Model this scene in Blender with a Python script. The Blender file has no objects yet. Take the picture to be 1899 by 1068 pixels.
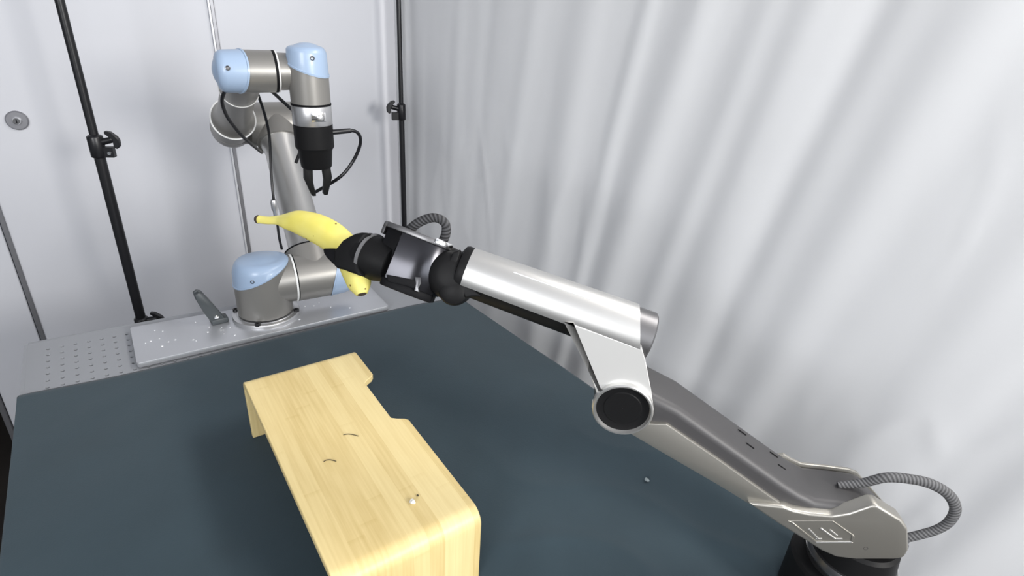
import bpy, bmesh, math, random
from math import sin, cos, pi, radians, atan2, sqrt
from mathutils import Vector, Matrix, noise

C = bpy.context.scene.collection
S = bpy.context.scene

# ------------------------------------------------------------------ camera, world, lights, exposure
cam_data = bpy.data.cameras.new('camera')
cam_data.sensor_width = 36.0
cam_data.lens = 36.0 * 1060.0 / 1899.0
cam_data.clip_start = 0.02
cam = bpy.data.objects.new('camera', cam_data)
C.objects.link(cam)
yaw, pitch, roll = radians(31.7), radians(25.8), radians(3.71)
fw = Vector((sin(yaw) * cos(pitch), cos(yaw) * cos(pitch), -sin(pitch)))
rt0 = Vector((cos(yaw), -sin(yaw), 0))
up0 = rt0.cross(fw)
rt = cos(roll) * rt0 + sin(roll) * up0
up = cos(roll) * up0 - sin(roll) * rt0
m = Matrix.Identity(4)
for i in range(3):
    m[i][0], m[i][1], m[i][2] = rt[i], up[i], -fw[i]
m.translation = Vector((0, 0, 1.44))
cam.matrix_world = m
S.camera = cam

world = bpy.data.worlds.new('room_light')
S.world = world
world.use_nodes = True
wb = world.node_tree.nodes['Background']
wb.inputs[0].default_value = (0.86, 0.92, 1.0, 1)
wb.inputs[1].default_value = 0.30


def area(name, loc, target, sx, sy, power, col=(1, 1, 1)):
    d = bpy.data.lights.new(name, 'AREA')
    d.shape = 'RECTANGLE'
    d.size, d.size_y = sx, sy
    d.energy = power
    d.color = col
    o = bpy.data.objects.new(name, d)
    C.objects.link(o)
    o.location = loc
    o.rotation_euler = (Vector(target) - Vector(loc)).to_track_quat('-Z', 'Y').to_euler()
    return o


area('ceiling_panel_light', (1.60, 0.15, 2.66), (1.60, 0.15, 0), 0.6, 1.2, 49, (1.0, 0.975, 0.94))
area('front_area_light', (1.05, -1.70, 1.85), (0.1, 1.6, 0.9), 0.5, 0.6, 46, (1.0, 0.965, 0.91))  # front-right key, direction read from the wall shadows; no window stands there
area('front_area_light', (0.55, -2.65, 1.60), (0.2, 2.0, 0.8), 1.8, 1.5, 60, (0.90, 0.95, 1.0))  # added broad soft fill from behind the camera, not a real window
area('side_fill_light', (-1.75, -1.35, 2.05), (1.15, 0.6, 0.9), 1.2, 1.0, 60, (0.97, 0.98, 1.0))  # added left fill to brighten the curtain; there is no side window

S.view_settings.view_transform = 'Standard'
S.view_settings.look = 'None'
S.view_settings.gamma = 1.0
S.view_settings.use_curve_mapping = False
S.view_settings.exposure = -0.10


# ------------------------------------------------------------------ materials
def nd(nt, t, **k):
    n = nt.nodes.new(t)
    for a, b in k.items():
        setattr(n, a, b)
    return n


def mat(name, col, rough=0.5, metal=0.0, spec=0.5, bump=None, var=None, aniso=0.0, coat=0.0, sheen=0.0):
    """bump=(scale, strength, stretch xyz); var=(scale, amount) tone variation"""
    M = bpy.data.materials.new(name)
    M.use_nodes = True
    nt = M.node_tree
    b = nt.nodes['Principled BSDF']
    b.inputs['Base Color'].default_value = (*col, 1)
    b.inputs['Roughness'].default_value = rough
    b.inputs['Metallic'].default_value = metal
    b.inputs['Specular IOR Level'].default_value = spec
    b.inputs['Anisotropic'].default_value = aniso
    b.inputs['Coat Weight'].default_value = coat
    b.inputs['Sheen Weight'].default_value = sheen
    if bump or var:
        tc = nd(nt, 'ShaderNodeTexCoord')
    if var:
        n = nd(nt, 'ShaderNodeTexNoise')
        n.inputs['Scale'].default_value = var[0]
        n.inputs['Detail'].default_value = 4
        nt.links.new(tc.outputs['Object'], n.inputs['Vector'])
        mr = nd(nt, 'ShaderNodeMapRange')
        mr.inputs[1].default_value, mr.inputs[2].default_value = 0.3, 0.7
        mr.inputs[3].default_value, mr.inputs[4].default_value = 1 - var[1], 1 + var[1]
        nt.links.new(n.outputs['Fac'], mr.inputs[0])
        mx = nd(nt, 'ShaderNodeVectorMath', operation='SCALE')
        mx.inputs[0].default_value = col
        nt.links.new(mr.outputs[0], mx.inputs['Scale'])
        nt.links.new(mx.outputs[0], b.inputs['Base Color'])
    if bump:
        mp = nd(nt, 'ShaderNodeMapping')
        mp.inputs['Scale'].default_value = bump[2]
        nt.links.new(tc.outputs['Object'], mp.inputs['Vector'])
        n = nd(nt, 'ShaderNodeTexNoise')
        n.inputs['Scale'].default_value = bump[0]
        n.inputs['Detail'].default_value = 3
        nt.links.new(mp.outputs[0], n.inputs['Vector'])
        bp = nd(nt, 'ShaderNodeBump')
        bp.inputs['Strength'].default_value = bump[1]
        bp.inputs['Distance'].default_value = 0.002
        nt.links.new(n.outputs['Fac'], bp.inputs['Height'])
        nt.links.new(bp.outputs[0], b.inputs['Normal'])
    return M


M = {}
M['wall'] = mat('white_wall_panel', (0.62, 0.628, 0.665), 0.42, spec=0.4, var=(1.5, 0.02))
M['wall_trim'] = mat('aluminium_trim', (0.30, 0.30, 0.32), 0.4, 0.7)
M['trim_light'] = mat('light_trim', (0.72, 0.73, 0.76), 0.35, 0.3)
M['dark_void'] = mat('black_recess', (0.006, 0.006, 0.007), 0.8, spec=0.1)
M['room_grey'] = mat('mid_grey_wall', (0.40, 0.40, 0.41), 0.7)
M['floor'] = mat('dark_floor', (0.016, 0.013, 0.011), 0.7, spec=0.3, var=(8, 0.15))
M['curtain'] = mat('white_backdrop_cloth', (0.855, 0.865, 0.885), 0.85, spec=0.1, bump=(260, 0.05, (1, 1, 1)))
_nt = M['curtain'].node_tree
_tr = nd(_nt, 'ShaderNodeBsdfTranslucent')
_tr.inputs[0].default_value = (0.78, 0.77, 0.75, 1)
_mx = nd(_nt, 'ShaderNodeMixShader')
_mx.inputs[0].default_value = 0.30
_nt.links.new(_nt.nodes['Principled BSDF'].outputs[0], _mx.inputs[1])
_nt.links.new(_tr.outputs[0], _mx.inputs[2])
_nt.links.new(_mx.outputs[0], _nt.nodes['Material Output'].inputs['Surface'])
M['cloth'] = mat('slate_green_cloth', (0.031, 0.051, 0.064), 0.8, spec=0.15, bump=(420, 0.12, (1, 1, 1)), var=(6, 0.08), sheen=0.15)
M['plate'] = mat('aluminium_plate', (0.55, 0.56, 0.585), 0.36, 0.65, bump=(60, 0.04, (1, 12, 1)))
M['board'] = mat('anodised_breadboard', (0.36, 0.37, 0.39), 0.5, 0.35)
M['hole'] = mat('hole_dark', (0.05, 0.05, 0.06), 0.7, 0.2)
M['film'] = mat('film_bubble', (0.66, 0.67, 0.69), 0.3, 0.3)
M['link_grey'] = mat('satin_link_grey', (0.060, 0.058, 0.060), 0.5, 0.2)
M['ur_grey'] = mat('warm_grey_paint', (0.275, 0.266, 0.25), 0.38, 0.5, spec=0.5)
M['ur_blue'] = mat('light_blue_plastic', (0.325, 0.425, 0.575), 0.36, coat=0.15)
M['ur_steel'] = mat('machined_steel', (0.60, 0.60, 0.61), 0.36, 0.85)
M['white_ring'] = mat('pale_seal_ring', (0.75, 0.75, 0.74), 0.4)
M['black_rub'] = mat('black_rubber', (0.006, 0.006, 0.007), 0.6, spec=0.12)
M['black_matte'] = mat('black_plastic', (0.009, 0.009, 0.0095), 0.5, spec=0.14, bump=(900, 0.05, (1, 1, 1)))
M['stand'] = mat('stand_black_paint', (0.010, 0.010, 0.012), 0.35, spec=0.45)
M['silver'] = mat('satin_silver', (0.62, 0.615, 0.60), 0.36, 0.85, bump=(700, 0.02, (1, 1, 1)))
M['silver_warm'] = mat('satin_champagne_silver', (0.40, 0.385, 0.35), 0.38, 0.8, bump=(700, 0.02, (1, 1, 1)))
M['gunmetal'] = mat('dark_satin_metal', (0.18, 0.178, 0.182), 0.40, 0.85)
M['gunmetal_dark'] = mat('black_anodised_metal', (0.13, 0.13, 0.135), 0.32, 0.85)
M['block_metal'] = mat('dark_block_metal', (0.040, 0.040, 0.045), 0.22, 0.85)
M['bracket_silver'] = mat('pale_satin_silver', (0.72, 0.715, 0.70), 0.40, 0.4)
M['chrome'] = mat('polished_metal', (0.80, 0.80, 0.80), 0.15, 1.0)
M['clip'] = mat('grey_clamp_plastic', (0.055, 0.063, 0.068), 0.45)
M['brown_tip'] = mat('banana_dry_end', (0.035, 0.025, 0.015), 0.8)
M['hair'] = mat('dark_fibre', (0.05, 0.04, 0.02), 0.7)
M['crumb'] = mat('pale_crumb', (0.75, 0.74, 0.70), 0.7)
M['scrap_grey'] = mat('pale_grey_lint', (0.25, 0.29, 0.30), 0.8)
M['grey_ring'] = mat('grey_rubber_ring', (0.13, 0.13, 0.135), 0.5)


def bamboo():
    Mt = bpy.data.materials.new('bamboo_laminate')
    Mt.use_nodes = True
    nt = Mt.node_tree
    b = nt.nodes['Principled BSDF']
    b.inputs['Roughness'].default_value = 0.42
    tc = nd(nt, 'ShaderNodeTexCoord')
    uv = tc.outputs['UV']           # u across the board, v along the bent board, both in metres
    sep = nd(nt, 'ShaderNodeSeparateXYZ')
    nt.links.new(uv, sep.inputs[0])
    # lamella index across the board
    dv = nd(nt, 'ShaderNodeMath', operation='DIVIDE')
    dv.inputs[1].default_value = 0.021
    nt.links.new(sep.outputs[0], dv.inputs[0])
    fl = nd(nt, 'ShaderNodeMath', operation='FLOOR')
    nt.links.new(dv.outputs[0], fl.inputs[0])
    wn = nd(nt, 'ShaderNodeTexWhiteNoise', noise_dimensions='1D')
    nt.links.new(fl.outputs[0], wn.inputs['W'])
    # long fine fibres
    mp = nd(nt, 'ShaderNodeMapping')
    mp.inputs['Scale'].default_value = (260, 7, 1)
    nt.links.new(uv, mp.inputs['Vector'])
    n1 = nd(nt, 'ShaderNodeTexNoise')
    n1.inputs['Scale'].default_value = 1.0
    n1.inputs['Detail'].default_value = 5
    nt.links.new(mp.outputs[0], n1.inputs['Vector'])
    mp2 = nd(nt, 'ShaderNodeMapping')
    mp2.inputs['Scale'].default_value = (40, 9, 1)
    nt.links.new(uv, mp2.inputs['Vector'])
    n2 = nd(nt, 'ShaderNodeTexNoise')
    n2.inputs['Detail'].default_value = 3
    n2.inputs['Scale'].default_value = 1.0
    nt.links.new(mp2.outputs[0], n2.inputs['Vector'])
    # growth nodes: short transverse marks, one per lamella at random height
    cx = nd(nt, 'ShaderNodeCombineXYZ')
    ml = nd(nt, 'ShaderNodeMath', operation='MULTIPLY_ADD')
    ml.inputs[1].default_value = 0.37
    nt.links.new(wn.outputs['Value'], ml.inputs[0])
    nt.links.new(sep.outputs[1], ml.inputs[2])
    md = nd(nt, 'ShaderNodeMath', operation='WRAP')
    md.inputs[1].default_value, md.inputs[2].default_value = 0.26, 0.0
    nt.links.new(ml.outputs[0], md.inputs[0])
    ss = nd(nt, 'ShaderNodeMapRange', interpolation_type='SMOOTHSTEP')
    ss.inputs[1].default_value, ss.inputs[2].default_value = 0.0, 0.009
    ss.inputs[3].default_value, ss.inputs[4].default_value = 1.0, 0.0
    nt.links.new(md.outputs[0], ss.inputs[0])
    # sum
    a1 = nd(nt, 'ShaderNodeMath', operation='MULTIPLY_ADD')
    a1.inputs[1].default_value = 0.32
    nt.links.new(wn.outputs['Value'], a1.inputs[0])
    a0 = nd(nt, 'ShaderNodeMath', operation='MULTIPLY')
    a0.inputs[1].default_value = 0.42
    nt.links.new(n1.outputs['Fac'], a0.inputs[0])
    nt.links.new(a0.outputs[0], a1.inputs[2])
    a2 = nd(nt, 'ShaderNodeMath', operation='MULTIPLY_ADD')
    a2.inputs[1].default_value = 0.36
    nt.links.new(n2.outputs['Fac'], a2.inputs[0])
    nt.links.new(a1.outputs[0], a2.inputs[2])
    a3 = nd(nt, 'ShaderNodeMath', operation='MULTIPLY_ADD')
    a3.inputs[1].default_value = -0.07
    nt.links.new(ss.outputs[0], a3.inputs[0])
    nt.links.new(a2.outputs[0], a3.inputs[2])
    cr = nd(nt, 'ShaderNodeValToRGB')
    e = cr.color_ramp.elements
    e[0].position, e[0].color = 0.20, (0.56, 0.41, 0.16, 1)
    e[1].position, e[1].color = 0.80, (0.80, 0.66, 0.34, 1)
    k = e.new(0.5)
    k.color = (0.71, 0.56, 0.265, 1)
    nt.links.new(a3.outputs[0], cr.inputs[0])
    nt.links.new(cr.outputs[0], b.inputs['Base Color'])
    bp = nd(nt, 'ShaderNodeBump')
    bp.inputs['Strength'].default_value = 0.06
    bp.inputs['Distance'].default_value = 0.001
    nt.links.new(n1.outputs['Fac'], bp.inputs['Height'])
    nt.links.new(bp.outputs[0], b.inputs['Normal'])
    return Mt


M['bamboo'] = bamboo()


def banana_mat():
    Mt = mat('banana_skin', (0.78, 0.64, 0.11), 0.45, spec=0.35)
    nt = Mt.node_tree
    b = nt.nodes['Principled BSDF']
    tc = nd(nt, 'ShaderNodeTexCoord')
    n = nd(nt, 'ShaderNodeTexNoise')
    n.inputs['Scale'].default_value = 30
    nt.links.new(tc.outputs['Object'], n.inputs['Vector'])
    cr = nd(nt, 'ShaderNodeValToRGB')
    e = cr.color_ramp.elements
    e[0].position, e[0].color = 0.3, (0.70, 0.615, 0.13, 1)
    e[1].position, e[1].color = 0.7, (0.76, 0.69, 0.22, 1)
    nt.links.new(n.outputs['Fac'], cr.inputs[0])
    v = nd(nt, 'ShaderNodeTexVoronoi')
    v.inputs['Scale'].default_value = 55
    nt.links.new(tc.outputs['Object'], v.inputs['Vector'])
    lt = nd(nt, 'ShaderNodeMath', operation='LESS_THAN')
    lt.inputs[1].default_value = 0.075
    nt.links.new(v.outputs['Distance'], lt.inputs[0])
    mx = nd(nt, 'ShaderNodeMix', data_type='RGBA')
    nt.links.new(lt.outputs[0], mx.inputs['Factor'])
    nt.links.new(cr.outputs[0], mx.inputs['A'])
    mx.inputs['B'].default_value = (0.22, 0.15, 0.03, 1)
    nt.links.new(mx.outputs['Result'], b.inputs['Base Color'])
    return Mt


M['banana'] = banana_mat()


def braid_mat(name, ca, cb, sc=(1.9, 150)):
    Mt = mat(name, ca, 0.7)
    nt = Mt.node_tree
    b = nt.nodes['Principled BSDF']
    tc = nd(nt, 'ShaderNodeTexCoord')
    mp = nd(nt, 'ShaderNodeMapping')
    mp.inputs['Scale'].default_value = (sc[0], sc[1], 1)
    mp.inputs['Rotation'].default_value = (0, 0, 0)
    nt.links.new(tc.outputs['UV'], mp.inputs['Vector'])
    ck = nd(nt, 'ShaderNodeTexWave', wave_type='BANDS', bands_direction='DIAGONAL')
    ck.inputs['Scale'].default_value = 1.0
    ck.inputs['Distortion'].default_value = 0.4
    nt.links.new(mp.outputs[0], ck.inputs['Vector'])
    mx = nd(nt, 'ShaderNodeMix', data_type='RGBA')
    nt.links.new(ck.outputs['Fac'], mx.inputs['Factor'])
    mx.inputs['A'].default_value = (*ca, 1)
    mx.inputs['B'].default_value = (*cb, 1)
    nt.links.new(mx.outputs['Result'], b.inputs['Base Color'])
    bp = nd(nt, 'ShaderNodeBump')
    bp.inputs['Strength'].default_value = 0.5
    bp.inputs['Distance'].default_value = 0.001
    nt.links.new(ck.outputs['Fac'], bp.inputs['Height'])
    nt.links.new(bp.outputs[0], b.inputs['Normal'])
    return Mt


M['braid_dark'] = braid_mat('dark_braided_sleeve', (0.012, 0.012, 0.013), (0.07, 0.07, 0.075))
M['braid_grey'] = braid_mat('grey_braided_sleeve', (0.05, 0.05, 0.052), (0.135, 0.135, 0.14))


# ------------------------------------------------------------------ mesh helpers
class MB:
    def __init__(s):
        s.v, s.f, s.uv = [], [], {}

    def add(s, vs, fs):
        o = len(s.v)
        s.v += [tuple(v) for v in vs]
        s.f += [tuple(i + o for i in f) for f in fs]
        return o

    def box(s, c, d, rot=None):
        vs = []
        for dx in (-.5, .5):
            for dy in (-.5, .5):
                for dz in (-.5, .5):
                    p = Vector((dx * d[0], dy * d[1], dz * d[2]))
                    if rot:
                        p = rot @ p
                    vs.append(p + Vector(c))
        s.add(vs, [(0, 1, 3, 2), (4, 6, 7, 5), (0, 4, 5, 1), (2, 3, 7, 6), (0, 2, 6, 4), (1, 5, 7, 3)])
        return s

    def revolve(s, o, ax, prof, seg=40, caps=True):
        o, ax = Vector(o), Vector(ax).normalized()
        r = ax.orthogonal().normalized()
        q = ax.cross(r)
        vs, fs = [], []
        n = len(prof)
        for t, rad in prof:
            for k in range(seg):
                a = 2 * pi * k / seg
                vs.append(o + ax * t + (r * cos(a) + q * sin(a)) * rad)
        for i in range(n - 1):
            for k in range(seg):
                k2 = (k + 1) % seg
                fs.append((i * seg + k, i * seg + k2, (i + 1) * seg + k2, (i + 1) * seg + k))
        if caps:
            fs.append(tuple(range(seg))[::-1])
            fs.append(tuple((n - 1) * seg + k for k in range(seg)))
        s.add(vs, fs)
        return s

    def prism(s, poly, y0, y1):
        """poly in local (x, z), extruded along local y"""
        n = len(poly)
        vs = [(x, y0, z) for x, z in poly] + [(x, y1, z) for x, z in poly]
        fs = [tuple(range(n)), tuple(range(2 * n - 1, n - 1, -1))]
        for i in range(n):
            j = (i + 1) % n
            fs.append((i, n + i, n + j, j))
        s.add(vs, fs)
        return s

    def prism_on(s, poly, O, ex, ey, ez, h0, h1):
        """poly in plane (ex, ey) at O, extruded along ez"""
        O, ex, ey, ez = Vector(O), Vector(ex), Vector(ey), Vector(ez)
        n = len(poly)
        vs = [O + ex * a + ey * b + ez * h0 for a, b in poly] + [O + ex * a + ey * b + ez * h1 for a, b in poly]
        fs = [tuple(range(n)), tuple(range(2 * n - 1, n - 1, -1))]
        for i in range(n):
            j = (i + 1) % n
            fs.append((i, n + i, n + j, j))
        s.add(vs, fs)
        return s

    def tube(s, pts, rad, seg=12, ref=(0, 0, 1), flat=1.0, sub=6, uv=False):
        P, R = smooth_path(pts, rad, sub)
        n = len(P)
        vs, fs = [], []
        side = None
        dist = 0.0
        D = []
        for i in range(n):
            t = (P[min(i + 1, n - 1)] - P[max(i - 1, 0)]).normalized()
            if side is None:
                side = t.cross(Vector(ref))
                if side.length < 1e-4:
                    side = t.orthogonal()
            side = (side - t * side.dot(t)).normalized()
            upv = side.cross(t)
            if i:
                dist += (P[i] - P[i - 1]).length
            D.append(dist)
            for k in range(seg):
                a = 2 * pi * k / seg
                vs.append(P[i] + side * cos(a) * R[i] + upv * sin(a) * R[i] * flat)
        o = len(s.v)
        for i in range(n - 1):
            for k in range(seg):
                k2 = (k + 1) % seg
                f = (i * seg + k, i * seg + k2, (i + 1) * seg + k2, (i + 1) * seg + k)
                if uv:
                    s.uv[len(s.f) + len(fs)] = [(k / seg, D[i]), ((k + 1) / seg, D[i]), ((k + 1) / seg, D[i + 1]), (k / seg, D[i + 1])]
                fs.append(f)
        fs.append(tuple(range(seg))[::-1])
        fs.append(tuple((n - 1) * seg + k for k in range(seg)))
        s.add(vs, fs)
        return s

    def build(s, name, m, parent=None, bevel=0.0, bseg=2, ang=35, bang=30, label=None):
        me = bpy.data.meshes.new(name)
        bm = bmesh.new()
        bv = [bm.verts.new(v) for v in s.v]
        lay = bm.loops.layers.uv.new('UVMap') if s.uv else None
        for i, f in enumerate(s.f):
            try:
                fc = bm.faces.new([bv[k] for k in f])
            except ValueError:
                continue
            if lay and i in s.uv:
                for lp, u in zip(fc.loops, s.uv[i]):
                    lp[lay].uv = u
        if not s.uv:
            bmesh.ops.recalc_face_normals(bm, faces=bm.faces[:])
        if bevel > 0:
            ed = [e for e in bm.edges if len(e.link_faces) == 2 and e.calc_face_angle(0) > radians(bang)]
            bmesh.ops.bevel(bm, geom=ed, offset=bevel, segments=bseg, profile=0.5, affect='EDGES', clamp_overlap=True)
        for f in bm.faces:
            f.smooth = True
        bm.to_mesh(me)
        bm.free()
        me.set_sharp_from_angle(angle=radians(ang))
        me.materials.append(M[m] if isinstance(m, str) else m)
        o = bpy.data.objects.new(name, me)
        C.objects.link(o)
        if parent:
            o.parent = parent
        if label:
            o['label'] = label
        return o


def smooth_path(pts, rad, sub):
    pts = [Vector(p) for p in pts]
    n = len(pts)
    if not isinstance(rad, (list, tuple)):
        rad = [rad] * n
    P, R = [], []
    for i in range(n - 1):
        p0, p1, p2, p3 = pts[max(i - 1, 0)], pts[i], pts[i + 1], pts[min(i + 2, n - 1)]
        r0, r1, r2, r3 = rad[max(i - 1, 0)], rad[i], rad[i + 1], rad[min(i + 2, n - 1)]
        for k in range(sub):
            t = k / sub
            f = lambda a, b, c, d: 0.5 * ((2 * b) + (c - a) * t + (2 * a - 5 * b + 4 * c - d) * t * t + (3 * b - a - 3 * c + d) * t ** 3)
            P.append(f(p0, p1, p2, p3))
            R.append(f(r0, r1, r2, r3))
    P.append(pts[-1])
    R.append(rad[-1])
    return P, R


def thing(name, label, cat, loc=(0, 0, 0), rz=0.0, group=None):
    o = bpy.data.objects.new(name, None)
    o.empty_display_size = 0.05
    C.objects.link(o)
    o.location = loc
    o.rotation_euler = (0, 0, rz)
    o['label'], o['category'] = label, cat
    if group:
        o['group'] = group
    return o


def tag(o, label, cat, group=None, kind=None):
    o['label'], o['category'] = label, cat
    if group:
        o['group'] = group
    if kind:
        o['kind'] = kind
    return o


def circle(cx, cz, r, a0, a1, n):
    return [(cx + r * cos(radians(a0 + (a1 - a0) * i / n)), cz + r * sin(radians(a0 + (a1 - a0) * i / n))) for i in range(n + 1)]


# ------------------------------------------------------------------ setting: floor, wall, opening
o = MB().box((0.6, 0.4, -0.025), (5.2, 6.2, 0.05)).build('floor', 'floor')
o['kind'] = 'structure'
WY = 2.10            # face of the wall panels
wall = MB().box((1.10, WY + 0.085, 1.35), (3.44, 0.13, 2.7)).build('wall_back', 'wall_trim')
wall['kind'] = 'structure'
xs = [-0.618, -0.4655, 0.1745, 1.25, 2.80]
gap = [0.006, 0.0055, 0.006, 0.006]
for i in range(4):
    a, b = xs[i] + 0.005, xs[i + 1] - 0.005
    MB().box(((a + b) / 2, WY + 0.0095, 1.37), (b - a, 0.019, 2.60)).build('panel', 'wall', wall, bevel=0.002, bseg=1)
for i, (x, w_, mt) in enumerate([(-0.622, 0.014, 'wall_trim'), (-0.4605, 0.012, 'wall_trim'), (0.1795, 0.011, 'wall_trim'), (1.25, 0.014, 'wall_trim')]):
    t = MB().box((x, WY - 0.001, 1.35), (w_, 0.010, 2.7)).build('trim_%d' % (i + 1), mt, None, bevel=0.0015, bseg=1)
    t['kind'] = 'structure'
    if i == 2:
        MB().box((x - 0.0085, WY - 0.0045, 1.35), (0.006, 0.011, 2.7)).build('pale_strip', 'trim_light', t, bevel=0.001, bseg=1)
for nm, c_, d_, mt in (('ceiling', (0.6, 0.4, 2.725), (5.2, 6.2, 0.05), 'wall'), ('wall_right', (3.05, 0.0, 1.35), (0.1, 5.4, 2.7), 'wall'),
                       ('wall_front', (0.6, -2.75, 1.35), (5.2, 0.1, 2.7), 'room_grey')):
    o = MB().box(c_, d_).build(nm, mt)
    o['kind'] = 'structure'
# dark doorway at the far left: black jamb and black back board
dv = MB()
dv.box((-1.3, WY + 0.45, 1.35), (1.36, 0.05, 2.7))
dv.box((-1.96, WY + 0.2, 1.35), (0.05, 0.5, 2.7))
o = dv.build('wall_left', 'dark_void')
o['kind'] = 'structure'

lk = thing('door_lock', 'round grey metal lock rosette on the white wall panel at far left', 'lock', (-0.3567, WY, 1.0861))
MB().revolve((0, 0.002, 0), (0, -1, 0), [(0, 0.026), (0.006, 0.026), (0.0095, 0.023), (0.0095, 0.0001)], 36, False).build('rosette', 'wall_trim', lk)
MB().revolve((0, -0.006, 0), (0, -1, 0), [(0, 0.0095), (0.007, 0.0095), (0.009, 0.008), (0.009, 0.0001)], 24, False).build('cylinder', 'chrome', lk)
MB().box((0, -0.0148, 0), (0.0022, 0.002, 0.010)).build('keyway', 'dark_void', lk)


# ------------------------------------------------------------------ backdrop curtain and its stand
RIDGES = [(0.16, 0.030, 0.005), (0.34, 0.030, 0.004), (0.47, 0.030, -0.004), (0.62, 0.030, 0.005), (0.80, 0.045, 0.010), (0.93, 0.022, 0.008),
          (1.04, 0.045, 0.015), (1.17, 0.030, 0.008), (1.27, 0.050, 0.011), (1.36, 0.03, -0.006), (1.50, 0.050, 0.010), (1.74, 0.070, 0.012), (2.0, 0.08, 0.012)]


def curtain():
    ctrl = [(0.735, 2.03), (0.80, 1.70), (0.90, 1.28), (1.02, 0.86), (1.15, 0.42), (1.28, -0.10), (1.40, -0.70)]
    P, _ = smooth_path([(x, y, 0) for x, y in ctrl], 0.0, 40)
    nz = 150
    z0, z1 = 0.03, 1.97
    L = [0.0]
    for i in range(1, len(P)):
        L.append(L[-1] + (P[i] - P[i - 1]).length)
    b = MB()
    for i, p in enumerate(P):
        t = (P[min(i + 1, len(P) - 1)] - P[max(i - 1, 0)]).normalized()
        nrm = Vector((t.y, -t.x, 0))
        if nrm.x > 0:
            nrm = -nrm
        s_ = L[i]
        for j in range(nz + 1):
            z = z0 + (z1 - z0) * j / nz
            h = z1 - z
            lean = s_ - 0.10 * (z - 1.0) * (0.4 + s_)        # folds run off the vertical towards the hem
            d = 0.012 * noise.noise(Vector((lean * 2.3, z * 0.12, 1.7)))
            d += 0.006 * noise.noise(Vector((lean * 6.5 + 3, z * 0.22, 5.1)))
            d += 0.0022 * noise.noise(Vector((lean * 17 + 1, z * 0.5, 2.7)))
            # a few long ridges
            for c0, wd, am in RIDGES:
                cc = c0 + 0.025 * noise.noise(Vector((c0 * 7, z * 1.3, 0.5)))
                t_ = (lean - cc) / wd
                if abs(t_) < 4:
                    d += am * math.exp(-t_ * t_) * (0.75 + 0.5 * noise.noise(Vector((c0 * 3, z * 1.1, 6.1))))
            # short sharp creases
            cre = 1 - abs(noise.noise(Vector((lean * 11 + 0.9 * z, z * 2.4, 2.2)))) * 3.2
            msk = max(0, noise.noise(Vector((s_ * 3.1, z * 2.6, 7))) + 0.05)
            d += 0.0045 * max(0, cre) ** 3 * msk
            d += 0.0012 * noise.noise(Vector((s_ * 10, z * 6, 4.4)))
            edge = min(1, s_ / 0.10)
            d = d * edge + 0.006 * sin(s_ * 55) * max(0, 1 - s_ / 0.22)
            q = p + nrm * (d + 0.012)
            b.v.append((q.x, q.y, z))
    w_ = nz + 1
    for i in range(len(P) - 1):
        for j in range(nz):
            b.f.append((i * w_ + j, (i + 1) * w_ + j, (i + 1) * w_ + j + 1, i * w_ + j + 1))
    return b, P


cb, cpath = curtain()
cur = cb.build('backdrop_curtain', 'curtain', ang=180)
sm = cur.modifiers.new('cloth_thickness', 'SOLIDIFY')
sm.thickness = 0.0016
tag(cur, 'large creased white cloth backdrop hanging beside the table on the right', 'curtain')


def knob(parent, at, d, upv, sc=1.0):
    """T shaped wing knob on a collar: stem along d, wing along upv"""
    d, upv = Vector(d).normalized(), Vector(upv).normalized()
    k = d.cross(upv)
    at = Vector(at)
    b = MB()
    b.revolve(at, d, [(0, 0.0085 * sc), (0.028 * sc, 0.0075 * sc)], 14)
    pl = [(-0.024, -0.004), (-0.019, 0.006), (-0.004, 0.013), (0.004, 0.013), (0.019, 0.006), (0.024, -0.004), (0.018, -0.008), (0.0, 0.0), (-0.018, -0.008)]
    b.prism_on([(x * sc, y * sc) for x, y in pl], at + d * 0.028 * sc, upv, d, k, -0.0065 * sc, 0.0065 * sc)
    return b.build('wing_knob', 'stand', parent, bevel=0.0015, bseg=1)


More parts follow.
